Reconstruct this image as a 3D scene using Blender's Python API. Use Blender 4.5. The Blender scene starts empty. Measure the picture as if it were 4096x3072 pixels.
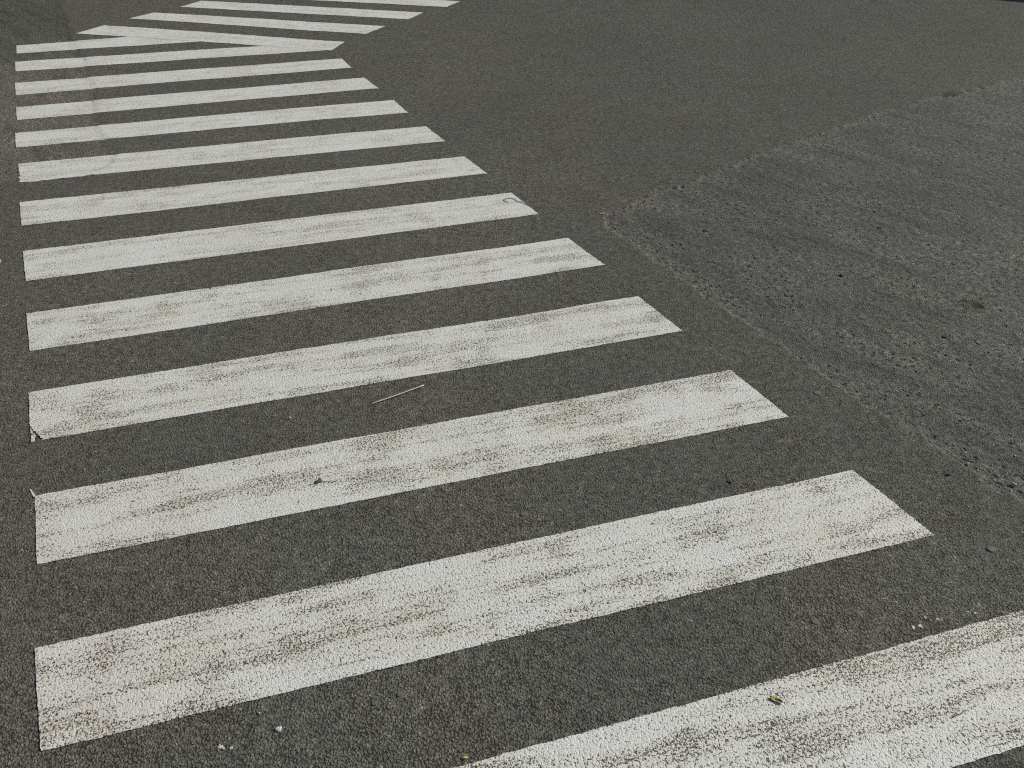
import bpy, bmesh, math, random
import numpy as np
from mathutils import Vector, Matrix

# ------------------------------------------------------------------ camera, sky, sun, exposure
sc = bpy.context.scene
C = sc.collection
CAM_H, FPX, PITCH, ROLL = 1.6, 3076.0, 0.66078, -0.00417
cam = bpy.data.cameras.new('camera')
cam.sensor_width = 36.0
cam.lens = FPX / 4096.0 * 36.0
cam.clip_start, cam.clip_end = 0.05, 2000.0
cam_o = bpy.data.objects.new('camera', cam)
C.objects.link(cam_o)
fw = Vector((0, math.cos(PITCH), -math.sin(PITCH)))
up = Vector((0, math.sin(PITCH), math.cos(PITCH)))
rt = Vector((1, 0, 0))
r2 = rt * math.cos(ROLL) + up * math.sin(ROLL)
u2 = up * math.cos(ROLL) - rt * math.sin(ROLL)
LAYER = 0.009                                   # thickness of the newer asphalt course
M4 = Matrix((r2, u2, -fw)).transposed().to_4x4()
M4.translation = (0, 0, CAM_H + LAYER)
cam_o.matrix_world = M4
sc.camera = cam_o

SUN_AZ, SUN_EL = math.radians(24), math.radians(31)   # azimuth counted from +x (right) towards +y (ahead)
w = bpy.data.worlds.new('World'); sc.world = w
w.use_nodes = True
nt = w.node_tree
sky = nt.nodes.new('ShaderNodeTexSky'); sky.sky_type = 'NISHITA'; sky.sun_disc = False
sky.sun_elevation = SUN_EL; sky.sun_rotation = math.pi / 2 - SUN_AZ
bg = nt.nodes['Background']; bg.inputs['Strength'].default_value = 0.075
nt.links.new(sky.outputs['Color'], bg.inputs['Color'])
sl = bpy.data.lights.new('sun', 'SUN'); sl.energy = 4.15; sl.angle = math.radians(0.53); sl.color = (1.0, 0.945, 0.82)
so = bpy.data.objects.new('sun', sl); C.objects.link(so)
sdir = Vector((math.cos(SUN_AZ) * math.cos(SUN_EL), math.sin(SUN_AZ) * math.cos(SUN_EL), math.sin(SUN_EL)))
so.rotation_euler = sdir.to_track_quat('Z', 'Y').to_euler(); so.location = (6, 6, 8)
sc.view_settings.view_transform = 'Standard'; sc.view_settings.look = 'None'
sc.view_settings.exposure = 0.0; sc.view_settings.gamma = 1.0
sc.view_settings.use_curve_mapping = False
sc.render.engine = 'CYCLES'
sc.cycles.use_denoising = False
sc.cycles.sample_clamp_direct = 2.0; sc.cycles.sample_clamp_indirect = 1.0
sc.cycles.max_bounces = 3; sc.cycles.diffuse_bounces = 1; sc.cycles.glossy_bounces = 2; sc.cycles.transmission_bounces = 1
sc.cycles.caustics_reflective = False; sc.cycles.caustics_refractive = False
sc.cycles.filter_width = 1.15
sc.cycles.use_adaptive_sampling = True; sc.cycles.adaptive_threshold = 0.03; sc.cycles.adaptive_min_samples = 16
PSI = 0.26894                                   # direction of the near crossing's stripes

# ------------------------------------------------------------------ numpy noise and ground shape
def hash2(ix, iy, seed):
    h = (ix.astype(np.int64) * 374761393 + iy.astype(np.int64) * 668265263 + seed * 1442695041) & 0xffffffff
    h = ((h ^ (h >> 13)) * 1274126177) & 0xffffffff
    return ((h ^ (h >> 16)) & 0xffff) / 65535.0
def vnoise(x, y, s, seed=0):
    x = x * s; y = y * s
    ix = np.floor(x); iy = np.floor(y); fx = x - ix; fy = y - iy
    fx = fx * fx * (3 - 2 * fx); fy = fy * fy * (3 - 2 * fy)
    a = hash2(ix, iy, seed); b = hash2(ix + 1, iy, seed); c = hash2(ix, iy + 1, seed); d = hash2(ix + 1, iy + 1, seed)
    return (a * (1 - fx) + b * fx) * (1 - fy) + (c * (1 - fx) + d * fx) * fy - 0.5

OLD_RIGHT = [(9.0, 8.9), (3.56, 5.512), (3.1058, 5.2551), (2.7073, 5.0468), (2.3767, 4.8699), (2.0214, 4.5799), (1.5844, 4.2629),
             (1.4254, 4.1589), (1.2544, 4.0129), (0.9577, 3.7685), (0.7462, 3.6402), (0.5621, 3.4557), (0.4412, 3.3663), (0.4455, 3.2455),
             (0.486, 3.1748), (0.5525, 3.0421), (0.6294, 2.8844), (0.7072, 2.7682), (0.7696, 2.6032), (0.8293, 2.5255), (0.9156, 2.3893),
             (1.0211, 2.1906), (1.0689, 2.1358), (1.1298, 2.0004), (1.1986, 1.8977), (1.2338, 1.8469), (1.2988, 1.7433), (1.364, 1.656),
             (1.3949, 1.5789), (1.451, 1.5192), (2.6, -0.4), (9.0, -11.0), (30, 0), (30, 22)]
OLD_LEFT = [(-5.6, 11.2), (-4.2928, 8.0709), (-4.182, 7.8249), (-3.9343, 7.3878), (-3.7688, 7.0521), (-3.6375, 6.831), (-3.536, 6.6139),
            (-3.3736, 6.3127), (-3.2549, 6.1355), (-3.1997, 6.087), (-3.0554, 5.768), (-2.9659, 5.5741), (-2.7988, 5.3129),
            (-2.5825, 4.8194), (-2.4827, 4.6341), (-2.4188, 4.5139), (-2.3363, 4.3823), (-2.278, 4.2721), (-2.1976, 4.1475),
            (-2.138, 4.0007), (-2.217, 3.8598), (-2.3551, 3.8157), (-2.5193, 3.7599), (-2.6415, 3.7897), (-4.5, 3.2), (-14, 1.0), (-20, 14)]
def sdist(poly, x, y):
    """signed distance, positive inside the polygon"""
    d2 = np.full(x.shape, 1e9); ins = np.zeros(x.shape, bool)
    n = len(poly)
    for i in range(n):
        ax, ay = poly[i]; bx, by = poly[(i + 1) % n]
        ex, ey = bx - ax, by - ay
        t = np.clip(((x - ax) * ex + (y - ay) * ey) / (ex * ex + ey * ey), 0, 1)
        d2 = np.minimum(d2, (x - ax - t * ex) ** 2 + (y - ay - t * ey) ** 2)
        if ay != by:
            ins ^= ((ay > y) != (by > y)) & (x < ex * (y - ay) / ey + ax)
    d = np.sqrt(d2)
    return np.where(ins, d, -d)
def seam(x, y):
    jit = 0.030 * vnoise(x, y, 14, 3) + 0.022 * vnoise(x, y, 45, 5) + 0.014 * vnoise(x, y, 110, 6)
    return sdist(OLD_RIGHT, x, y) + jit, sdist(OLD_LEFT, x, y) + jit
def sstep(a, b, v):
    t = np.clip((v - a) / (b - a), 0, 1)
    return t * t * (3 - 2 * t)
def macro(x, y, full=False):
    x = np.asarray(x, float); y = np.asarray(y, float)
    sr, sl_ = seam(x, y)
    oR = sstep(-0.004, 0.004, sr); oL = sstep(-0.006, 0.012, sl_)
    old = np.maximum(oR, oL)
    z = LAYER * (1 - np.maximum(oR, 0.45 * oL)) + 0.004 * vnoise(x, y, 1.7, 8) + 0.002 * vnoise(x, y, 6, 9)
    # worn asphalt breaks up along the joints: shallow ravelled pits on the old side
    near = np.exp(-((sr - 0.03) / 0.05) ** 2)
    z = z + near * 0.006 * np.minimum(vnoise(x, y, 38, 12) + vnoise(x, y, 85, 13), 0)
    cw = 0.020 + 0.016 * vnoise(x, y, 22, 31)
    crack = np.exp(-((sr + 0.004) / np.maximum(cw, 0.004)) ** 2) * sstep(2.25, 2.75, x) * (1 - sstep(3.15, 3.5, x)) * sstep(-0.25, 0.15, vnoise(x, y, 9, 33)) * (y > 3.6)
    z = z - 0.010 * crack
    if full:
        return z, old, np.maximum(sr, sl_), near, crack
    return z
def zat(x, y):
    return float(macro(np.array([x]), np.array([y]))[0])

# ------------------------------------------------------------------ materials
def mat(name):
    m = bpy.data.materials.new(name); m.use_nodes = True
    for n in list(m.node_tree.nodes):
        if n.type != 'OUTPUT_MATERIAL' and n.type != 'BSDF_PRINCIPLED':
            m.node_tree.nodes.remove(n)
    return m
class N:
    """small node-building helper"""
    def __init__(s, m):
        s.t = m.node_tree; s.b = s.t.nodes['Principled BSDF']; s.o = s.t.nodes['Material Output']
    def new(s, ty, **kw):
        n = s.t.nodes.new(ty)
        for k, v in kw.items(): setattr(n, k, v)
        return n
    def put(s, sock, v):
        if isinstance(v, bpy.types.NodeSocket): s.t.links.new(v, sock)
        else: sock.default_value = v
    def math(s, op, a, b=None, c=None, clamp=False):
        n = s.new('ShaderNodeMath', operation=op); n.use_clamp = clamp
        for i, v in enumerate((a, b, c)):
            if v is not None: s.put(n.inputs[i], v)
        return n.outputs[0]
    def vmath(s, op, a, b=None, scale=None):
        n = s.new('ShaderNodeVectorMath', operation=op)
        s.put(n.inputs[0], a)
        if b is not None: s.put(n.inputs[1], b)
        if scale is not None: s.put(n.inputs['Scale'], scale)
        return n.outputs[0]
    def rng(s, v, a, b, c=0.0, d=1.0, smooth=True):
        n = s.new('ShaderNodeMapRange'); n.interpolation_type = 'SMOOTHSTEP' if smooth else 'LINEAR'
        s.put(n.inputs['Value'], v)
        for k, q in (('From Min', a), ('From Max', b), ('To Min', c), ('To Max', d)): s.put(n.inputs[k], q)
        return n.outputs['Result']
    def noise(s, vec, scale, detail=2.0, rough=0.5, dim='2D', color=False):
        n = s.new('ShaderNodeTexNoise', noise_dimensions=dim)
        s.put(n.inputs['Vector'], vec); n.inputs['Scale'].default_value = scale
        n.inputs['Detail'].default_value = detail; n.inputs['Roughness'].default_value = rough
        return n.outputs['Color' if color else 'Fac']
    def voro(s, vec, scale, feature='F1'):
        n = s.new('ShaderNodeTexVoronoi', voronoi_dimensions='2D', feature=feature)
        s.put(n.inputs['Vector'], vec); n.inputs['Scale'].default_value = scale
        return n
    def mix(s, f, a, b, mode='MIX'):
        n = s.new('ShaderNodeMix', data_type='RGBA', blend_type=mode)
        s.put(n.inputs['Factor'], f)
        s.put(n.inputs[6], a if isinstance(a, bpy.types.NodeSocket) else (*a, 1)); s.put(n.inputs[7], b if isinstance(b, bpy.types.NodeSocket) else (*b, 1))
        return n.outputs[2]
    def ramp(s, f, stops):
        n = s.new('ShaderNodeValToRGB'); e = n.color_ramp.elements
        while len(e) < len(stops): e.new(0.5)
        for q, (p, c) in zip(e, stops): q.position = p; q.color = (*c, 1)
        s.put(n.inputs[0], f)
        return n.outputs[0]
    def pos(s):
        g = s.new('ShaderNodeNewGeometry')
        return s.vmath('MULTIPLY', g.outputs['Position'], (1, 1, 0))
    def attr(s, name, ty='GEOMETRY'):
        n = s.new('ShaderNodeAttribute', attribute_type=ty); n.attribute_name = name
        return n.outputs['Fac']

def grain(n, P):
    """relief of the aggregate, 0..1, and the random colour of each stone"""
    wv = n.noise(P, 95, 1, 0.5, color=True)
    Pw = n.vmath('ADD', P, n.vmath('SCALE', n.vmath('SUBTRACT', wv, (0.5, 0.5, 0.5)), scale=0.009))
    v1 = n.voro(Pw, 150); v2 = n.voro(Pw, 310)
    d1 = n.rng(v1.outputs['Distance'], 0.08, 0.72, 1, 0)
    d2 = n.rng(v2.outputs['Distance'], 0.05, 0.75, 1, 0)
    n1 = n.noise(P, 190, 1.5, 0.6)
    n2 = n.noise(P, 36, 1.0, 0.5)
    h = n.math('MULTIPLY', d1, 0.42)
    h = n.math('MULTIPLY_ADD', d2, 0.22, h)
    h = n.math('MULTIPLY_ADD', n1, 0.30, h)
    h = n.math('MULTIPLY_ADD', n2, 0.30, h)
    h = n.math('SUBTRACT', h, 0.14)
    return h, v1.outputs['Color'], v2.outputs['Color'], d1, d2, n1, n2

def asphalt_material():
    m = mat('asphalt'); n = N(m); P = n.pos()
    h, c1, c2, d1, d2, n1, n2 = grain(n, P)
    old = n.attr('old'); rim = n.attr('rim')
    sep = n.new('ShaderNodeSeparateColor'); n.put(sep.inputs[0], c1)
    sep2 = n.new('ShaderNodeSeparateColor'); n.put(sep2.inputs[0], c2)
    stone = n.ramp(sep.outputs[0], [(0.0, (0.100, 0.098, 0.090)), (0.45, (0.126, 0.123, 0.112)), (0.80, (0.150, 0.145, 0.131)), (0.95, (0.176, 0.158, 0.130)), (1.0, (0.24, 0.225, 0.20))])
    ostone = n.ramp(sep.outputs[0], [(0.0, (0.104, 0.103, 0.096)), (0.5, (0.132, 0.130, 0.121)), (0.9, (0.160, 0.157, 0.145)), (1.0, (0.25, 0.24, 0.215))])
    stone = n.mix(old, stone, ostone)
    fine = n.math('MULTIPLY_ADD', sep2.outputs[1], 0.35, 0.82)
    stone = n.vmath('SCALE', stone, scale=fine)
    # bare binder between the stones is darker than the worn stone tops
    mid = n.noise(P, 6.5, 3, 0.62)
    broad = n.noise(P, 0.75, 3, 0.55)
    rough = n.math('MULTIPLY_ADD', n.math('ADD', mid, broad), 0.30, -0.30)      # open, coarse patches and closed, smooth ones
    hq = n.math('SUBTRACT', h, rough)
    pit = n.rng(hq, 0.22, 0.46, 1, 0)
    pit = n.math('MULTIPLY', pit, n.math('MULTIPLY_ADD', old, -0.15, 0.85))
    col = n.mix(pit, stone, (0.040, 0.038, 0.033))
    # bigger ravelled holes of the old surface, drawn out along the direction of paving
    rot = n.new('ShaderNodeVectorRotate', rotation_type='Z_AXIS'); n.put(rot.inputs['Vector'], P); rot.inputs['Angle'].default_value = math.radians(49)
    Q = rot.outputs[0]
    streak = n.noise(n.vmath('MULTIPLY', Q, (1.0, 6.0, 0)), 1.7, 3, 0.6)
    hv = n.noise(n.vmath('MULTIPLY', Q, (0.62, 1.3, 1)), 74, 1.5, 0.55)
    lim = n.math('SUBTRACT', n.rng(streak, 0.36, 0.66, 0.735, 0.615), n.math('MULTIPLY', rim, 0.05))
    hole = n.math('MULTIPLY', n.rng(hv, lim, n.math('ADD', lim, 0.05)), n.math('MULTIPLY_ADD', old, 0.95, 0.05))
    col = n.mix(hole, col, (0.026, 0.025, 0.024))
    # broad tone: warm and cool patches, traffic polish, dust
    sx = n.new('ShaderNodeSeparateXYZ'); n.put(sx.inputs[0], P)
    warm = n.rng(n.math('MULTIPLY_ADD', sx.outputs[0], -0.11, n.noise(P, 1.6, 2, 0.6)), 0.22, 0.80)
    col = n.mix(1.0, col, n.mix(warm, (0.96, 1.005, 0.955), (1.035, 1.0, 0.945)), 'MULTIPLY')
    col = n.vmath('SCALE', col, scale=n.rng(broad, 0.3, 0.7, 0.90, 1.10))
    col = n.vmath('SCALE', col, scale=n.rng(n2, 0.25, 0.75, 0.92, 1.08))
    col = n.vmath('SCALE', col, scale=n.math('MULTIPLY_ADD', n.math('MULTIPLY', old, n.math('SUBTRACT', streak, 0.5)), 1.25, 1.0))
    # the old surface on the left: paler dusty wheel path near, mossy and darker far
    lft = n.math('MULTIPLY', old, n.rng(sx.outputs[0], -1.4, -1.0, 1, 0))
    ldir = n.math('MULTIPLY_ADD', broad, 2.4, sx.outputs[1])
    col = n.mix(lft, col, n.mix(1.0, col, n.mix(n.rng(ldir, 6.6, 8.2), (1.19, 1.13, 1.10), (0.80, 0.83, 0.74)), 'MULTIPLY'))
    col = n.mix(n.attr('stain'), col, n.mix(1.0, col, (0.50, 0.38, 0.26), 'MULTIPLY'))
    col = n.mix(n.attr('crack'), col, (0.022, 0.021, 0.020))
    # light falloff put into the colour: darker far right, mostly the newer course
    falloff = n.math('MULTIPLY_ADD', sx.outputs[1], 0.8, sx.outputs[0])
    col = n.vmath('SCALE', col, scale=n.rng(falloff, 1.5, 9.0, 1.0, n.math('MULTIPLY_ADD', old, 0.10, 0.82), smooth=False))
    rust = n.math('MULTIPLY', n.rng(mid, 0.56, 0.72), n.math('SUBTRACT', 0.20, n.math('MULTIPLY', old, 0.15)))
    col = n.mix(rust, col, n.mix(1.0, col, (1.18, 0.98, 0.78), 'MULTIPLY'))
    dust = n.math('MULTIPLY', rim, n.rng(n.noise(P, 42, 2, 0.6), 0.40, 0.62), clamp=True)
    col = n.mix(n.math('MULTIPLY', dust, 0.60), col, (0.215, 0.205, 0.180))
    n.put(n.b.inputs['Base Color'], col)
    n.b.inputs['Roughness'].default_value = 0.82
    n.b.inputs['Specular IOR Level'].default_value = 0.12
    amp = n.math('MULTIPLY_ADD', old, 0.0004, 0.0040)
    d = n.new('ShaderNodeDisplacement'); d.inputs['Midlevel'].default_value = 0.5
    lump = n.math('MULTIPLY', n.math('SUBTRACT', n2, 0.5), n.math('MULTIPLY', old, 0.9))
    hh = n.math('ADD', n.math('SUBTRACT', h, n.math('MULTIPLY', hole, 0.9)), lump)
    n.put(d.inputs['Height'], hh); n.put(d.inputs['Scale'], amp)
    n.t.links.new(d.outputs[0], n.o.inputs['Displacement'])
    m.displacement_method = 'BOTH'
    return m

def paint_material(name, psi):
    m = mat(name); n = N(m); P = n.pos()
    h, c1, c2, d1, d2, n1, n2 = grain(n, P)
    wear = n.attr('wear', 'OBJECT')
    # coordinates along and across the stripe for roller streaks and tyre wear
    rot = n.new('ShaderNodeVectorRotate', rotation_type='Z_AXIS'); n.put(rot.inputs['Vector'], P); rot.inputs['Angle'].default_value = -psi
    L = rot.outputs[0]
    st = n.noise(n.vmath('MULTIPLY', L, (0.9, 8.0, 0)), 2.1, 3, 0.6)
    bl = n.noise(P, 6.0, 4, 0.66)
    st2 = n.noise(n.vmath('MULTIPLY', L, (1.3, 22.0, 0)), 2.3, 3, 0.6)
    sp = n.math('MULTIPLY_ADD', bl, 0.42, n.math('MULTIPLY', st, 0.48))
    sp = n.math('MULTIPLY_ADD', st2, 0.32, sp)
    dens = n.rng(sp, 0.52, 0.74)                                        # 0 solid paint .. 1 heavily speckled
    thr = n.math('MULTIPLY_ADD', dens, 0.26, 0.092)
    thr = n.math('ADD', thr, n.math('MULTIPLY_ADD', wear, 0.26, -0.18))
    fine = n.noise(P, 360, 1, 0.6)
    hp = n.math('MULTIPLY_ADD', d2, 0.36, n.math('MULTIPLY', d1, 0.26))
    hp = n.math('MULTIPLY_ADD', n1, 0.42, n.math('SUBTRACT', hp, 0.10))
    hf = n.math('MULTIPLY_ADD', n.math('SUBTRACT', fine, 0.5), 0.16, hp)
    bare = n.rng(n.math('SUBTRACT', hf, thr), -0.06, 0.06, 1, 0)
    sep = n.new('ShaderNodeSeparateColor'); n.put(sep.inputs[0], c1)
    clean = n.mix(n.rng(st, 0.40, 0.62), (0.690, 0.698, 0.662), (0.672, 0.660, 0.598))
    dirty = n.rng(n.noise(P, 3.1, 3, 0.6), 0.40, 0.70)
    white = n.mix(n.math('MULTIPLY', dirty, 0.3), clean, (0.620, 0.585, 0.490))
    sxp = n.new('ShaderNodeSeparateXYZ'); n.put(sxp.inputs[0], P)
    pink = n.math('MULTIPLY', n.rng(sxp.outputs[0], -1.3, -0.3, 0.75, 0), n.rng(sxp.outputs[1], 1.2, 2.4, 1, 0))
    white = n.mix(n.math('MULTIPLY', pink, n.rng(bl, 0.3, 0.6)), white, (0.665, 0.600, 0.545))
    yel = n.math('MULTIPLY', n.rng(n.noise(P, 12, 2, 0.6), 0.52, 0.72), n.math('MULTIPLY_ADD', dens, 0.20, 0.05))
    white = n.mix(yel, white, (0.56, 0.49, 0.37))
    white = n.vmath('SCALE', white, scale=n.math('MULTIPLY_ADD', sep.outputs[1], 0.10, 0.92))
    grime = n.rng(h, 0.25, 0.58, n.math('MULTIPLY_ADD', dens, -0.14, 0.94), 1.0)   # dirt lodged low between the painted stones
    white = n.vmath('SCALE', white, scale=grime)
    black = n.ramp(sep.outputs[2], [(0.0, (0.045, 0.042, 0.036)), (0.7, (0.075, 0.067, 0.054)), (1.0, (0.14, 0.115, 0.08))])
    col = n.mix(n.math('MULTIPLY', bare, 0.94), white, black)
    n.put(n.b.inputs['Base Color'], col)
    n.b.inputs['Roughness'].default_value = 0.62
    n.b.inputs['Specular IOR Level'].default_value = 0.3
    d = n.new('ShaderNodeDisplacement'); d.inputs['Midlevel'].default_value = 0.5
    soft = n.math('MULTIPLY_ADD', n.math('SUBTRACT', h, 0.5), 0.32, 0.5)
    hh = n.math('ADD', soft, n.rng(hp, 0.08, 0.30, -0.25, 0.0))
    n.put(d.inputs['Height'], hh); d.inputs['Scale'].default_value = 0.0032
    n.t.links.new(d.outputs[0], n.o.inputs['Displacement'])
    m.displacement_method = 'BOTH'
    return m

def plain(name, col, col2=None, scale=60, rough=0.7, bump=0.0, spec=0.3):
    m = mat(name); n = N(m)
    tc = n.new('ShaderNodeTexCoord').outputs['Object']
    f = n.noise(tc, scale, 4, 0.6, dim='3D')
    n.put(n.b.inputs['Base Color'], n.mix(n.rng(f, 0.3, 0.7), col, col2 or tuple(c * 0.7 for c in col)))
    n.b.inputs['Roughness'].default_value = rough
    n.b.inputs['Specular IOR Level'].default_value = spec
    if bump:
        b = n.new('ShaderNodeBump'); b.inputs['Strength'].default_value = bump; b.inputs['Distance'].default_value = 0.001
        n.put(b.inputs['Height'], f); n.t.links.new(b.outputs[0], n.b.inputs['Normal'])
    return m
MAT = {'asphalt': asphalt_material(),
       'paint_near': paint_material('worn_white_paint', PSI),
       'paint_far': paint_material('worn_white_paint_far', -0.25)}

# ------------------------------------------------------------------ mesh helpers
def mesh_np(name, V, F, mats, smooth=True, attrs=None):
    me = bpy.data.meshes.new(name)
    nv, nf = len(V), len(F)
    k = F.shape[1]
    me.vertices.add(nv); me.vertices.foreach_set('co', np.ascontiguousarray(V, np.float32).ravel())
    me.loops.add(nf * k); me.loops.foreach_set('vertex_index', np.ascontiguousarray(F, np.int32).ravel())
    me.polygons.add(nf); me.polygons.foreach_set('loop_start', np.arange(0, nf * k, k, dtype=np.int32))
    me.polygons.foreach_set('loop_total', np.full(nf, k, np.int32))
    me.polygons.foreach_set('use_smooth', np.full(nf, smooth, bool))
    me.update(calc_edges=True)
    for a, v in (attrs or {}).items():
        at = me.attributes.new(a, 'FLOAT', 'POINT'); at.data.foreach_set('value', np.ascontiguousarray(v, np.float32))
    for m in mats: me.materials.append(m)
    return me
def link(name, me, parent=None, loc=(0, 0, 0)):
    o = bpy.data.objects.new(name, me); C.objects.link(o); o.location = loc
    if parent: o.parent = parent
    return o
def tag(o, label, cat, group=None):
    o['label'] = label; o['category'] = cat
    if group: o['group'] = group
    return o

# ------------------------------------------------------------------ the ground: one sheet to the horizon, fine near the viewer
R = np.concatenate([np.linspace(0.04, 0.60, 16)[:-1], np.exp(np.arange(math.log(0.60), math.log(12.5), 0.0034)),
                    np.exp(np.arange(math.log(12.6), math.log(900), 0.12))])
dense = np.radians(np.linspace(90 - 61, 90 + 61, 690))
coarse = np.radians(np.linspace(90 + 61, 360 + 90 - 61, 70))[1:-1]
PH = np.concatenate([dense, coarse])
nr, np_ = len(R), len(PH)
X = R[:, None] * np.cos(PH)[None]; Y = R[:, None] * np.sin(PH)[None]
X[0] = 0.0; Y[0] = 0.0                          # the innermost ring closes the sheet below the viewer
X = X.ravel(); Y = Y.ravel()
Z, OLD, SD, NEAR, CRACK = macro(X, Y, True)
sq = ((X - 1.798) / 0.050) ** 2 + ((Y - 2.565) / 0.034) ** 2 + 2.2 * vnoise(X, Y, 42, 51) + 0.9 * vnoise(X, Y, 120, 52)
STAIN = 1 - sstep(0.5, 1.3, sq)
far = np.hypot(X, Y) > 14
Z[far] = LAYER
rw = 0.0045 + 0.0030 * np.hypot(X, Y)
RIM = (0.85 - 0.15 * sstep(3.4, 3.9, Y)) * (X > 0) * np.exp(-((SD - 0.6 * rw) / rw) ** 2) * (np.hypot(X, Y) < 13) + 0.35 * NEAR * (SD > 0)
V = np.stack([X, Y, Z], 1)
i = np.arange(nr - 1)[:, None]; j = np.arange(np_)[None]; j1 = (j + 1) % np_
F = np.stack([i * np_ + j, (i + 1) * np_ + j + 0 * i, (i + 1) * np_ + j1, i * np_ + j1 + 0 * i], -1).reshape(-1, 4)
fo = OLD[F].mean(1) > 0.5
fx, fy = X[F].mean(1), Y[F].mean(1)
def sub(name, sel):
    f = F[sel]; used, inv = np.unique(f.ravel(), return_inverse=True)
    return link(name, mesh_np(name, V[used], inv.reshape(-1, 4), [MAT['asphalt']], True,
                              {'old': OLD[used], 'crack': CRACK[used], 'stain': STAIN[used], 'rim': np.clip(RIM[used], 0, 1)}))
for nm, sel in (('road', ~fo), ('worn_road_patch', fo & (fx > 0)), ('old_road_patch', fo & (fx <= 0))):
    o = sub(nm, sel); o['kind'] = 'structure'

# ------------------------------------------------------------------ painted stripes
STRIPES = [  # corners: left far, left near, right near, right far; wear; label
 ('n', [(-0.8631, 0.5622), (-0.7328, 0.3117), (1.3948, 0.8982), (1.2653, 1.1488)], 0.88, 'nearest white stripe, coarsely speckled, running out of the lower right corner'),
 ('n', [(-1.1262, 1.0507), (-0.9931, 0.8032), (1.1395, 1.3862), (1.0076, 1.6375)], 0.80, 'large worn white stripe, second from the bottom edge of the photo'),
 ('n', [(-1.3673, 1.5441), (-1.2405, 1.2973), (0.8874, 1.881), (0.7577, 2.1293)], 0.74, 'third white stripe from the bottom, with a small purple pebble lying on it'),
 ('n', [(-1.621, 2.0215), (-1.4909, 1.7754), (0.6324, 2.3698), (0.5026, 2.6186)], 0.70, 'fourth white stripe from the bottom, its lower left corner chipped away'),
 ('n', [(-1.8702, 2.5115), (-1.734, 2.2613), (0.3931, 2.8735), (0.2544, 3.123)], 0.62, 'fifth white stripe from the bottom, just above the chipped one'),
 ('n', [(-2.1368, 3.0172), (-1.995, 2.758), (0.1312, 3.3692), (0.0015, 3.6146)], 0.52, 'sixth white stripe from the bottom, a curled black thread at its right end'),
 ('n', [(-2.4031, 3.5185), (-2.2653, 3.2629), (-0.127, 3.8576), (-0.2563, 4.0898)], 0.45, 'seventh white stripe from the bottom, next one beyond the stripe with the thread'),
 ('n', [(-2.6617, 4.0168), (-2.5265, 3.7616), (-0.3755, 4.3203), (-0.5061, 4.569)], 0.40, 'eighth white stripe from the bottom, ragged lower edge where the asphalt seam ends'),
 ('n', [(-2.9199, 4.4907), (-2.796, 4.255), (-0.6397, 4.8138), (-0.7582, 5.0516)], 0.35, 'ninth white stripe from the bottom, visibly crossed by the step of the asphalt seam'),
 ('n', [(-3.1513, 4.9543), (-3.0234, 4.7157), (-0.8883, 5.2981), (-1.0203, 5.5412)], 0.30, 'tenth white stripe from the bottom, fourth from the far end of the near crossing'),
 ('n', [(-3.4149, 5.4624), (-3.2743, 5.197), (-1.1485, 5.784), (-1.2621, 6.0244)], 0.26, 'last free-standing white stripe of the near crossing, below the two that merge'),
 ('n', [(-3.6764, 5.9809), (-3.5487, 5.7381), (-1.3857, 6.2606), (-1.4673, 6.489)], 0.20, 'white stripe whose right end runs into the point of the V shape'),
 ('n', [(-3.8947, 6.4301), (-3.7791, 6.2057), (-2.2865, 6.5553), (-2.7626, 6.7758)], 0.18, 'farthest stripe of the near crossing, upper arm on the left of the V shape'),
 ('f', [(-3.4652, 7.0642), (-3.5858, 6.7893), (-1.3831, 6.2463), (-1.3213, 6.4942)], 0.22, 'long white stripe of the far crossing that joins the near crossing in a V'),
 ('f', [(-3.2098, 7.5273), (-3.343, 7.3033), (-1.19, 6.7339), (-1.0629, 6.989)], 0.22, 'free white stripe of the far crossing directly above the V shape'),
 ('f', [(-2.9274, 8.0017), (-3.0439, 7.7425), (-0.8962, 7.2332), (-0.7903, 7.4838)], 0.22, 'white stripe of the far crossing just below the one cut by the top edge'),
 ('f', [(-2.64, 8.47), (-2.765, 8.22), (-0.594, 7.708), (-0.48, 7.945)], 0.22, 'topmost white stripe, mostly cut off by the top edge of the photo'),
]
CHIP = 3                                        # index of the stripe with the broken corner
CHIP_POLY = [(-1.5301, 1.8488), (-1.5204, 1.8403), (-1.5035, 1.8235), (-1.4885, 1.8104), (-1.4715, 1.7962), (-1.4600, 1.7868), (-1.4790, 1.7770), (-1.4868, 1.7939), (-1.4893, 1.8047), (-1.5035, 1.8167), (-1.5185, 1.8311)]
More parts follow.
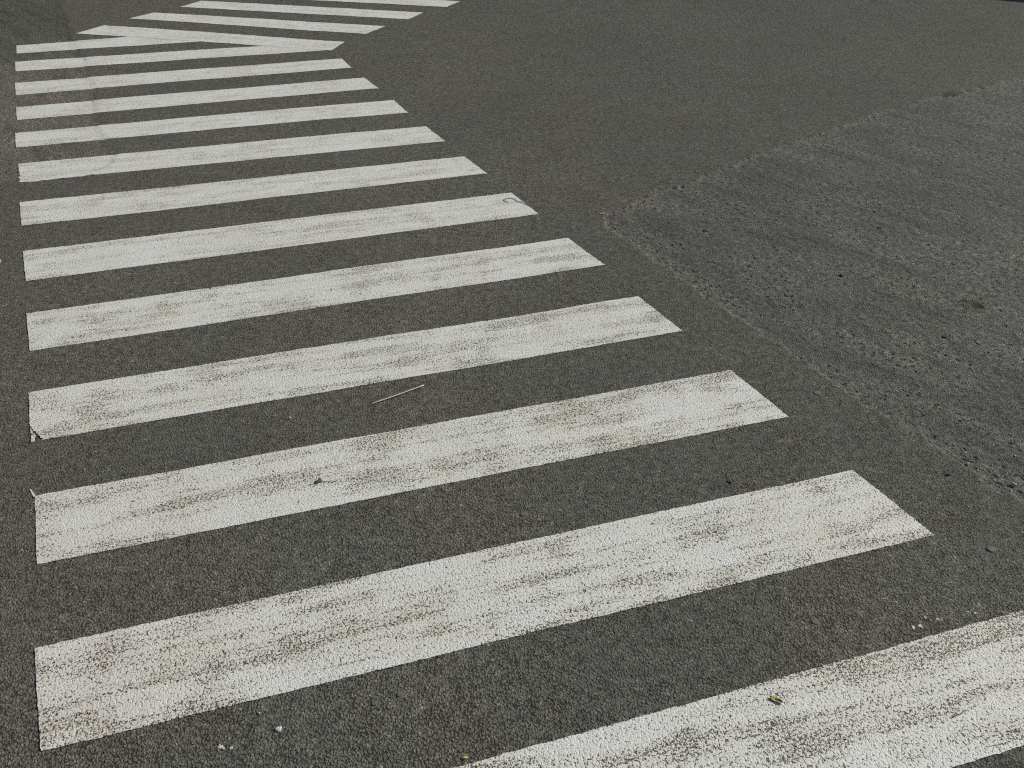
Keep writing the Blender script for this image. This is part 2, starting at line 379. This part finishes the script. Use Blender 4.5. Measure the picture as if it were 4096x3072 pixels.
def stripe(idx, kind, q, wear, label):
    q = [np.array(c) for c in q]
    cen = sum(q) / 4
    rr = max(1.2, np.hypot(*cen))
    s = 0.0034 * rr * (0.5 if idx == CHIP else 1.0)
    nu = int(np.linalg.norm(q[3] - q[0]) / s) + 1; nv_ = max(10, int(np.linalg.norm(q[1] - q[0]) / s)) + 1
    u = np.linspace(0, 1, nu)[None]; v = np.linspace(0, 1, nv_)[:, None]
    x = (q[0][0] * (1 - u) + q[3][0] * u) * (1 - v) + (q[1][0] * (1 - u) + q[2][0] * u) * v
    y = (q[0][1] * (1 - u) + q[3][1] * u) * (1 - v) + (q[1][1] * (1 - u) + q[2][1] * u) * v
    # frayed border: the outermost vertices wander a little
    L = np.linalg.norm(q[3] - q[0]); W_ = np.linalg.norm(q[1] - q[0])
    edge = np.exp(-np.minimum(v, 1 - v) * W_ / 0.012) + 0 * u
    edge2 = np.exp(-np.minimum(u, 1 - u) * L / 0.012) + 0 * v
    fr = 1.0 + (5.0 * ((kind == 'n') and idx == 7) * (v > 0.5) * (u < 0.16))
    jx = 0.002 * vnoise(x, y, 60, 20 + idx) + 0.0015 * vnoise(x, y, 170, 40 + idx) + 0.002 * vnoise(x, y, 9, 90 + idx)
    jy = 0.0022 * vnoise(x, y, 60, 60 + idx) + 0.0018 * vnoise(x, y, 170, 80 + idx) + 0.002 * vnoise(x, y, 7, 95 + idx)
    x = x + jx * edge2 * fr; y = y + jy * edge * fr
    lift = 0.0021 + (0.0007 if kind == 'f' else 0.0)
    z = macro(x, y) + lift
    ox, oy = float(cen[0]), float(cen[1])
    V = np.stack([x.ravel() - ox, y.ravel() - oy, z.ravel()], 1)
    a = np.arange(nv_ - 1)[:, None]; b = np.arange(nu - 1)[None]
    F = np.stack([a * nu + b, (a + 1) * nu + b, (a + 1) * nu + b + 1, a * nu + b + 1], -1).reshape(-1, 4)
    if idx == CHIP:                             # lower left corner broken off, a sliver left behind
        fx_ = V[F, 0].mean(1) + ox; fy_ = V[F, 1].mean(1) + oy
        F = F[sdist(CHIP_POLY, fx_, fy_) < 0.004 * vnoise(fx_, fy_, 90, 7)]
    # thin skirt down to the asphalt so that the coat has a thickness
    ring = np.concatenate([np.arange(nu), nu - 1 + nu * np.arange(1, nv_), nu * (nv_ - 1) + np.arange(nu - 2, -1, -1), nu * np.arange(nv_ - 2, 0, -1)])
    n0 = len(V); low = V[ring].copy(); low[:, 2] -= 0.006
    V = np.vstack([V, V[ring], low]); nrg = len(ring)
    k = np.arange(len(ring)); k1 = (k + 1) % len(ring)
    F = np.vstack([F, np.stack([n0 + k, n0 + k1, n0 + nrg + k1, n0 + nrg + k], 1)])
    if idx == 2:                                # paint dragged past the upper left corner
        tip = np.array([(-1.3947, 1.5712), (-1.3903, 1.5712), (-1.3630, 1.5433), (-1.3687, 1.5402)])
        nb = len(V); V = np.vstack([V, np.column_stack([tip - (ox, oy), macro(tip[:, 0], tip[:, 1]) + lift])])
        F = np.vstack([F, [[nb, nb + 3, nb + 2, nb + 1]]])
    o = link('crosswalk_stripe', mesh_np('crosswalk_stripe', V, F, [MAT['paint_near' if kind == 'n' else 'paint_far']], True), loc=(ox, oy, 0))
    o['wear'] = float(wear)
    return tag(o, label, 'road marking', 'stripes of the near crossing' if kind == 'n' else 'stripes of the far crossing')
for i_, (k_, q_, w_, l_) in enumerate(STRIPES):
    stripe(i_, k_, q_, w_, l_)

# ------------------------------------------------------------------ small things lying on the road
def top(x, y, painted=False):
    return zat(x, y) + (0.0021 if painted else 0.0006)
def bm_obj(name, bm, m, loc, smooth=False, rz=0.0, parent=None):
    me = bpy.data.meshes.new(name); bm.normal_update(); bm.to_mesh(me); bm.free()
    for p in me.polygons: p.use_smooth = smooth
    me.materials.append(m)
    o = link(name, me, parent, loc); o.rotation_euler.z = rz
    return o
def rock(name, x, y, sx, sy, sz, m, label, cat, painted=False, seed=0, sink=0.3, rz=0.0, group=None, sub=2):
    rnd = random.Random(seed)
    bm = bmesh.new(); bmesh.ops.create_icosphere(bm, subdivisions=sub, radius=1.0)
    cuts = [(Vector((rnd.uniform(-1, 1), rnd.uniform(-1, 1), rnd.uniform(-.6, 1))).normalized(), rnd.uniform(0.55, 0.85)) for _ in range(9)]
    for v in bm.verts:
        for nn, dd in cuts:                     # flat facets as on crushed stone
            t = v.co.dot(nn) - dd
            if t > 0: v.co -= nn * t
        v.co = Vector((v.co.x * sx, v.co.y * sy, v.co.z * sz))
    return tag(bm_obj(name, bm, m, (x, y, top(x, y, painted) + sz * (1 - sink)), False, rz), label, cat, group)
def tube(name, pts, rad, m, label, cat, taper=None, group=None, sides=8):
    bm = bmesh.new(); rings = []
    c = Vector(pts[0])
    for k, p in enumerate(pts):
        p = Vector(p) - c
        a = Vector(pts[max(k - 1, 0)]); b = Vector(pts[min(k + 1, len(pts) - 1)])
        t = (b - a).normalized(); s = t.cross(Vector((0, 0, 1))).normalized(); uu = s.cross(t)
        r = rad * (taper[k] if taper else 1)
        rings.append([bm.verts.new(p + (s * math.cos(2 * math.pi * i / sides) + uu * math.sin(2 * math.pi * i / sides)) * r) for i in range(sides)])
    for A, B in zip(rings, rings[1:]):
        for i in range(sides):
            bm.faces.new((A[i], A[(i + 1) % sides], B[(i + 1) % sides], B[i]))
    bm.faces.new(rings[0][::-1]); bm.faces.new(rings[-1])
    bmesh.ops.recalc_face_normals(bm, faces=bm.faces)
    return tag(bm_obj(name, bm, m, c, True), label, cat, group)
def spline(P2, per=6):
    out = []
    n = len(P2)
    for i in range(n - 1):
        p0, p1, p2, p3 = (np.array(P2[max(0, min(n - 1, q))], float) for q in (i - 1, i, i + 1, i + 2))
        for k in range(per):
            t = k / per
            out.append(tuple(0.5 * (2 * p1 + (p2 - p0) * t + (2 * p0 - 5 * p1 + 4 * p2 - p3) * t * t + (3 * p1 - p0 - 3 * p2 + p3) * t ** 3)))
    return out + [tuple(P2[-1])]
def leaf(name, a, b, width, m, label, painted=False, curl=0.002, wob=0.0, seed=0):
    a = np.array(a); b = np.array(b); d = b - a; Ln = np.linalg.norm(d); d = d / Ln; nrm = np.array((-d[1], d[0]))
    n_ = 9; rnd = random.Random(seed); bm = bmesh.new(); rows = []
    z0 = top(*((a + b) / 2), painted) + 0.0012
    for i in range(n_):
        t = i / (n_ - 1); wd = width * (math.sin(math.pi * (0.10 + 0.82 * t)) ** 0.7) * rnd.uniform(0.9, 1.1)
        row = []
        for sgn in (-1, -0.5, 0, 0.5, 1):
            p = d * (t - 0.5) * Ln + nrm * (sgn * wd / 2 + wob * math.sin(t * 5))
            row.append((p[0], p[1], curl * sgn * sgn + 0.0012 * math.sin(t * 7 + seed) + 0.0003 * rnd.random()))
        rows.append(row)
    up_ = [[bm.verts.new(c) for c in r] for r in rows]; dn = [[bm.verts.new((c[0], c[1], c[2] - 0.0006)) for c in r] for r in rows]
    for i in range(n_ - 1):
        for k in range(4):
            bm.faces.new((up_[i][k], up_[i][k + 1], up_[i + 1][k + 1], up_[i + 1][k])); bm.faces.new((dn[i][k], dn[i + 1][k], dn[i + 1][k + 1], dn[i][k + 1]))
        for k in (0, 4):
            bm.faces.new((up_[i][k], up_[i + 1][k], dn[i + 1][k], dn[i][k]))
    for i in (0, n_ - 1):
        for k in range(4): bm.faces.new((up_[i][k], up_[i][k + 1], dn[i][k + 1], dn[i][k]))
    bmesh.ops.recalc_face_normals(bm, faces=bm.faces)
    return tag(bm_obj(name, bm, m, (*((a + b) / 2), z0), True), label, 'leaf')
def blot(name, x, y, rx, ry, m, label, cat, thick=0.0012, painted=False, seed=0, rz=0.0, rough=0.25, group=None, dome=0.6):
    """thin irregular flake, gum or splash with real thickness"""
    rnd = random.Random(seed); bm = bmesh.new(); n_ = 22; rings = []
    rad = [1 + rough * rnd.uniform(-1, 1) for _ in range(n_)]
    rad = [(rad[i - 1] + 2 * rad[i] + rad[(i + 1) % n_]) / 4 for i in range(n_)]
    for f, zz in ((1.0, -0.0035), (0.97, thick * 0.5), (0.75, thick * 0.9), (0.4, thick)):
        rings.append([bm.verts.new((rx * f * rad[i] * math.cos(2 * math.pi * i / n_), ry * f * rad[i] * math.sin(2 * math.pi * i / n_), zz + (0.0003 * rnd.random() if f < 0.9 else 0))) for i in range(n_)])
    for A, B in zip(rings, rings[1:]):
        for i in range(n_): bm.faces.new((A[i], A[(i + 1) % n_], B[(i + 1) % n_], B[i]))
    bm.faces.new(rings[-1])
    return tag(bm_obj(name, bm, m, (x, y, top(x, y, painted) + 0.0002), True, rz), label, cat, group)

M_straw = plain('dry_straw', (0.72, 0.62, 0.45), (0.62, 0.51, 0.35), 90, 0.55)
M_purple = plain('purple_stone', (0.30, 0.24, 0.25), (0.46, 0.39, 0.38), 160, 0.7)
M_black = plain('black_rubber', (0.026, 0.026, 0.026), (0.040, 0.040, 0.040), 80, 0.6)
M_thread = plain('black_thread', (0.03, 0.03, 0.032), (0.045, 0.045, 0.045), 300, 0.6)
M_yellow = plain('yellow_leaf', (0.46, 0.40, 0.12), (0.33, 0.27, 0.08), 150, 0.6)
M_pale = plain('pale_leaf', (0.55, 0.50, 0.26), (0.44, 0.38, 0.17), 150, 0.6)
M_white = plain('white_chalky', (0.60, 0.58, 0.53), (0.46, 0.44, 0.39), 200, 0.6)
M_pink = plain('pale_seed', (0.62, 0.53, 0.52), (0.50, 0.42, 0.42), 200, 0.5)
M_dark = plain('dark_stone', (0.045, 0.045, 0.05), (0.075, 0.073, 0.075), 150, 0.7)
M_grey = plain('light_grey_stone', (0.44, 0.41, 0.35), (0.32, 0.295, 0.25), 150, 0.7)
M_gum = plain('trodden_gum', (0.135, 0.130, 0.120), (0.105, 0.10, 0.093), 220, 0.75)
M_twig = plain('grey_twig', (0.27, 0.24, 0.18), (0.16, 0.14, 0.10), 200, 0.8)

sa, sb = (-0.4659, 1.9441), (-0.2974, 2.0479)
npt = 13
tube('straw', [(sa[0] + (sb[0] - sa[0]) * t + 0.0012 * math.sin(3.1 * t), sa[1] + (sb[1] - sa[1]) * t - 0.0014 * math.sin(3.1 * t), top(sa[0], sa[1]) + 0.0048 - 0.0022 * t) for t in np.linspace(0, 1, npt)],
     0.0020, M_straw, 'thin pale dry straw lying slantwise on the dark asphalt', 'straw', taper=[0.45, 0.8] + [1.0] * (npt - 2))
rock('pebble', -0.5565, 1.5960, 0.0098, 0.0085, 0.0090, M_purple, 'small purplish pebble on the third white stripe from the bottom', 'pebble', True, 4, 0.35, 0.4)
TH = [(-0.0146, 3.4981), (-0.028, 3.5068), (-0.0366, 3.5212), (-0.033, 3.5327), (-0.0183, 3.5412), (0.0001, 3.5439), (0.0185, 3.5322), (0.0257, 3.5177), (0.0293, 3.5091), (0.0427, 3.5004), (0.0571, 3.4888), (0.0761, 3.4661)]
tube('thread', [(p[0], p[1], top(*p, True) + 0.0022) for p in spline(TH, 5)], 0.0012, M_thread, 'curled black thread at the right end of the sixth stripe', 'thread', sides=6)
leaf('leaf', (0.5690, 0.9185), (0.5930, 0.9050), 0.0105, M_yellow, 'curled yellow leaf lying on the nearest white stripe', True, 0.003, seed=2)
leaf('leaf', (-0.1090, 0.7872), (-0.0925, 0.7878), 0.0052, M_yellow, 'narrow yellow leaf fragment on the asphalt at the bottom edge', False, 0.001, seed=5)
leaf('leaf', (-0.0767, 0.7695), (-0.0680, 0.7725), 0.0060, M_pale, 'pale yellow leaf scrap at the lower tip of the nearest stripe', True, 0.001, seed=7)
leaf('leaf', (0.4184, 3.3638), (0.4426, 3.3689), 0.0080, M_pale, 'yellowish leaf strip at the corner of the worn asphalt patch', False, 0.002, seed=9)
blot('flake', -0.5040, 0.8512, 0.0072, 0.0062, M_white, 'chipped white flake on the asphalt below the second stripe', 'flake', 0.0022, seed=3, rough=0.5)
rock('seed', -0.5562, 0.8874, 0.0052, 0.0019, 0.0017, M_pink, 'tiny pale pink seed on the asphalt near the white flake', 'seed', seed=8, sink=0.2, rz=-0.65)
SPL = ['largest of three white splashes on the asphalt at the bottom left', 'white speck touching the largest splash at the bottom left', 'white splash nearest to the chipped white flake at the bottom']
for k, (x, y, rx, ry) in enumerate([(-0.6195, 0.8125, 0.0050, 0.0040), (-0.6120, 0.8095, 0.0032, 0.0026), (-0.5948, 0.8105, 0.0034, 0.0028)]):
    blot('splash', x, y, rx, ry, M_white, SPL[k], 'splash', 0.0008, seed=20 + k, rough=0.7, group='white splashes at the bottom edge')
ORD = ['leftmost', 'second', 'third', 'fourth', 'fifth', 'rightmost']
for k, (x, y, rx, ry) in enumerate([(0.9625, 1.0985, 0.0042, 0.0058), (0.9812, 1.1015, 0.0050, 0.0048), (1.0024, 1.1258, 0.0040, 0.0030), (1.0312, 1.1221, 0.0042, 0.0030), (1.1145, 1.1418, 0.0036, 0.0030), (1.1306, 1.1395, 0.0046, 0.0038)]):
    blot('splash', x, y, rx, ry, M_white, ORD[k] + ' of six white paint spots, counted from the left, above the nearest stripe', 'splash', 0.0006, seed=40 + k, rough=0.9, group='paint spots beside the nearest stripe')
def slab(name, x, y, lx, ly, lz, rz, m, label, cat, group=None):
    bm = bmesh.new(); bmesh.ops.create_cube(bm, size=1.0)
    for v in bm.verts: v.co = Vector((v.co.x * lx * (1.12 if v.co.y > 0 else 0.9), v.co.y * ly, v.co.z * lz))
    bmesh.ops.bevel(bm, geom=bm.edges[:], offset=min(lz, ly) * 0.18, segments=2, affect='EDGES')
    return tag(bm_obj(name, bm, m, (x, y, top(x, y) + lz * 0.45), False, rz), label, cat, group)
slab('shard', 0.632, 1.5905, 0.0150, 0.0065, 0.003, -0.52, M_black, 'black rectangular shard on the asphalt above the right end of the second stripe', 'shard')
blot('flake', 0.8915, 3.2100, 0.0150, 0.0135, M_dark, 'flat dark oval flake on the worn asphalt right of the fifth stripe', 'flake', 0.003, seed=61, rough=0.2)
slab('shard', 1.6930, 3.2280, 0.0220, 0.0085, 0.003, 0.63, M_black, 'black shard on the worn asphalt, the farther of two on the right', 'shard')
slab('shard', 1.3698, 2.7935, 0.0180, 0.0080, 0.004, -1.45, M_black, 'black shard on the worn asphalt, the nearer of two on the right', 'shard')
slab('shard', 1.5940, 2.3388, 0.0150, 0.0090, 0.004, 0.1, M_black, 'smallest black fragment on the worn asphalt, left of the brown stain', 'shard')
rock('stone', 1.2785, 1.6155, 0.0058, 0.0050, 0.0034, M_dark, 'dark stone lying on the newer asphalt beside the right seam', 'stone', seed=71, rz=0.4)
rock('stone', 1.3640, 1.6680, 0.0078, 0.0064, 0.0045, M_grey, 'grey-green stone sitting in the right asphalt seam', 'stone', seed=72, rz=1.1)
rock('stone', 1.4560, 1.5800, 0.0105, 0.0090, 0.0060, M_grey, 'light grey stone in the seam at the right edge of the photo', 'stone', seed=73, rz=0.2)
tube('twig', [(0.9540 + 0.0400 * t, 0.8715 + 0.0165 * t + 0.0012 * math.sin(9 * t), top(0.97, 0.88, True) + 0.0016) for t in np.linspace(0, 1, 8)], 0.0011, M_twig,
     'short grey brown twig on the nearest stripe close to the right edge', 'twig', taper=[1.5, 1.3, 1.2, 1, 1, .9, .7, .4])
tube('fibre', [(-1.3092 + 0.0071 * t, 1.3366 + 0.0109 * t, top(-1.3, 1.34) + 0.002) for t in np.linspace(0, 1, 5)], 0.0007, M_white, 'thin white fibre on the asphalt near the left edge', 'fibre')
GUM = [(0.0312, 1.4664, 0.0105, 'round grey gum spot between the second and third stripes'),
       (1.2681, 1.3372, 0.0120, 'oval grey gum spot beyond the right tip of the second stripe'),
       (1.0180, 2.0024, 0.0125, 'grey gum spot to the right of the tip of the third stripe'),
       (-0.2528, 0.9294, 0.0080, 'flat gum spot below the second stripe, right one of a close pair'),
       (-0.3069, 0.9095, 0.0065, 'flat gum spot below the second stripe, left one of a close pair'),
       (0.7318, 1.1165, 0.0095, 'pale gum spot on the asphalt above the nearest stripe')]
for k, (x, y, r, l) in enumerate(GUM):
    blot('gum_spot', x, y, r, r * 0.9, M_gum, l, 'gum', 0.0006, seed=100 + k, rough=0.22, group='trodden gum spots on the asphalt')
GRIT = [(1.0876, 7.1625, 2.2, 'lone white grit grain on bare asphalt near the top edge'),
        (0.4205, 3.9152, 1.6, 'white grit grain on newer asphalt just beyond the tip of the worn patch'),
        (0.9267, 3.3163, 1.4, 'white grit grain just beyond the dark oval flake on the worn patch'),
        (0.7415, 3.0851, 1.2, 'white grit grain nearer than the dark oval flake on the worn patch'),
        (0.8432, 2.9196, 1.1, 'white grit grain on the worn patch level with the tip of the fifth stripe'),
        (1.5238, 1.7028, 1.2, 'white grit grain on the worn patch at the right edge'),
        (-0.3373, 2.6271, 1.3, 'white grit grain on asphalt between the fifth and sixth stripes'),
        (-0.7109, 1.8802, 1.6, 'larger white grit grain of a pair under the fourth stripe'),
        (-0.7614, 1.8904, 1.3, 'smaller white grit grain of a pair under the fourth stripe'),
        (-0.1918, 1.3248, 0.8, 'white grit grain touching the upper edge of the second stripe'),
        (0.4114, 1.5193, 0.8, 'white grit grain on asphalt left of the black rectangular shard'),
        (1.2274, 1.8506, 0.8, 'white grit grain close to the right seam, the middle of three'),
        (1.3087, 2.0207, 0.9, 'white grit grain beyond the right seam, the farthest of three'),
        (1.1829, 1.7960, 0.8, 'white grit grain close to the right seam, the nearest of three'),
        (-0.3850, 1.2599, 0.7, 'white grit grain at the lower middle, above the second stripe')]
for k, (x, y, s_, l) in enumerate(GRIT):
    rock('grit_grain', x, y, 0.0028 * s_, 0.0024 * s_, 0.0022 * s_, M_white, l, 'grit', seed=200 + k, sink=0.2, group='white grit grains on the asphalt', sub=1)
rock('grit_grain', -0.2428, 2.4370, 0.0050, 0.0042, 0.0034, M_yellow, 'yellow crumb on the asphalt between the fourth and fifth stripes', 'crumb', seed=230, sink=0.2, sub=1)
rock('grit_grain', -0.6435, 1.9777, 0.0046, 0.0040, 0.0034, M_pale, 'yellow green crumb on the asphalt to the left of the straw', 'crumb', seed=231, sink=0.2, sub=1)

# marking that only just touches the left edge of the picture
q = [np.array(c) for c in ((-2.62, 2.945), (-2.60, 2.80), (-2.179, 2.855), (-2.187, 2.935))]
stripe(60, 'n', q, 0.4, 'sliver of a white painted marking at the left edge of the photo')
C.objects[-1]['group'] = 'other white markings'

# ------------------------------------------------------------------ parked car just outside the upper right corner; its shadow reaches in
def car(loc, rz):
    M_body = plain('navy_paint', (0.012, 0.018, 0.045), (0.010, 0.015, 0.038), 3, 0.28, spec=0.5)
    M_glass = plain('tinted_glass', (0.010, 0.012, 0.014), (0.014, 0.016, 0.018), 3, 0.08, spec=0.6)
    M_tyre = plain('tyre_rubber', (0.018, 0.018, 0.018), (0.026, 0.026, 0.026), 60, 0.85)
    M_rim = plain('alloy', (0.42, 0.42, 0.43), (0.34, 0.34, 0.35), 40, 0.35)
    M_lamp = plain('lamp_glass', (0.55, 0.56, 0.58), (0.42, 0.43, 0.45), 30, 0.15)
    M_red = plain('red_lamp', (0.30, 0.012, 0.012), (0.22, 0.01, 0.01), 30, 0.2)
    root = bpy.data.objects.new('parked_car', None); C.objects.link(root); root.location = loc; root.rotation_euler.z = rz
    def loft(name, secs, m, parent=root):
        bm = bmesh.new(); rings = []
        for xs, half, zb, zt, rd in secs:       # rounded rectangular cross-sections along the car
            ring = []
            for k in range(16):
                a = 2 * math.pi * (k + 0.5) / 16; c, s = math.cos(a), math.sin(a)
                e = 2.0 / rd
                yy = half * math.copysign(abs(c) ** e, c); zz = (zb + zt) / 2 + (zt - zb) / 2 * math.copysign(abs(s) ** e, s)
                ring.append(bm.verts.new((xs, yy, zz)))
            rings.append(ring)
        for A, B in zip(rings, rings[1:]):
            for k in range(16): bm.faces.new((A[k], A[(k + 1) % 16], B[(k + 1) % 16], B[k]))
        bm.faces.new(rings[0][::-1]); bm.faces.new(rings[-1]); bmesh.ops.recalc_face_normals(bm, faces=bm.faces)
        return bm_obj(name, bm, m, (0, 0, 0), True, 0, parent)
    body = loft('body', [(-2.02, 0.62, 0.36, 0.74, 4), (-1.96, 0.78, 0.24, 0.90, 4), (-1.6, 0.86, 0.20, 0.98, 5), (-0.6, 0.88, 0.19, 0.96, 6), (0.6, 0.88, 0.19, 0.95, 6), (1.2, 0.87, 0.19, 0.90, 5), (1.75, 0.82, 0.20, 0.78, 4), (2.0, 0.66, 0.24, 0.66, 4), (2.06, 0.5, 0.32, 0.56, 4)], M_body)
    loft('windows', [(-1.88, 0.60, 0.86, 1.02, 4), (-1.45, 0.70, 0.86, 1.36, 4), (-0.7, 0.72, 0.86, 1.43, 5), (0.1, 0.71, 0.86, 1.42, 5), (0.55, 0.69, 0.86, 1.28, 4), (1.15, 0.62, 0.84, 0.95, 4)], M_glass)
    loft('roof', [(-1.72, 0.56, 1.20, 1.28, 4), (-1.45, 0.62, 1.33, 1.40, 4), (-0.7, 0.65, 1.40, 1.475, 4), (0.05, 0.63, 1.39, 1.46, 4), (0.32, 0.58, 1.32, 1.40, 4)], M_body)
    for sx in (-1.27, 1.27):
        for sy in (-1, 1):
            bm = bmesh.new(); prof = [(0.20, 0.10), (0.28, 0.105), (0.305, 0.09), (0.31, 0.0), (0.305, -0.09), (0.28, -0.105), (0.20, -0.10)]
            rings = [[bm.verts.new((r * math.cos(2 * math.pi * k / 32), yy, r * math.sin(2 * math.pi * k / 32))) for k in range(32)] for r, yy in prof]
            for A, B in zip(rings, rings[1:]):
                for k in range(32): bm.faces.new((A[k], A[(k + 1) % 32], B[(k + 1) % 32], B[k]))
            bmesh.ops.recalc_face_normals(bm, faces=bm.faces)
            wh = bm_obj('tyre', bm, M_tyre, (sx, sy * 0.80, 0.31), True, 0, root)
            bm = bmesh.new()
            bmesh.ops.create_cone(bm, cap_ends=True, segments=32, radius1=0.205, radius2=0.19, depth=0.15, matrix=Matrix.Rotation(-sy * math.pi / 2, 4, 'X'))
            for k in range(5):
                bmesh.ops.create_cube(bm, size=1.0, matrix=Matrix.Rotation(2 * math.pi * k / 5, 4, 'Y') @ Matrix.Translation((0, sy * 0.08, 0.10)) @ Matrix.Diagonal((0.045, 0.02, 0.17, 1)))
            bm_obj('rim', bm, M_rim, (0, 0, 0), False, 0, wh)
    for sy in (-1, 1):
        loft('headlight', [(1.78, 0.16, 0.56, 0.72, 3), (1.93, 0.14, 0.56, 0.69, 3), (2.0, 0.09, 0.58, 0.66, 3)], M_lamp).location.y = sy * 0.55
        loft('tail_light', [(-2.03, 0.07, 0.66, 0.86, 3), (-1.97, 0.10, 0.64, 0.90, 3), (-1.85, 0.08, 0.66, 0.88, 3)], M_red).location.y = sy * 0.66
        loft('mirror', [(0.52, 0.05, 0.93, 1.03, 3), (0.60, 0.09, 0.91, 1.06, 3), (0.68, 0.05, 0.93, 1.03, 3)], M_body).location.y = sy * 0.96
    return tag(root, 'dark navy parked car whose shadow reaches into the upper right corner', 'car')
car((7.42, 9.22, LAYER), math.radians(-32.0))
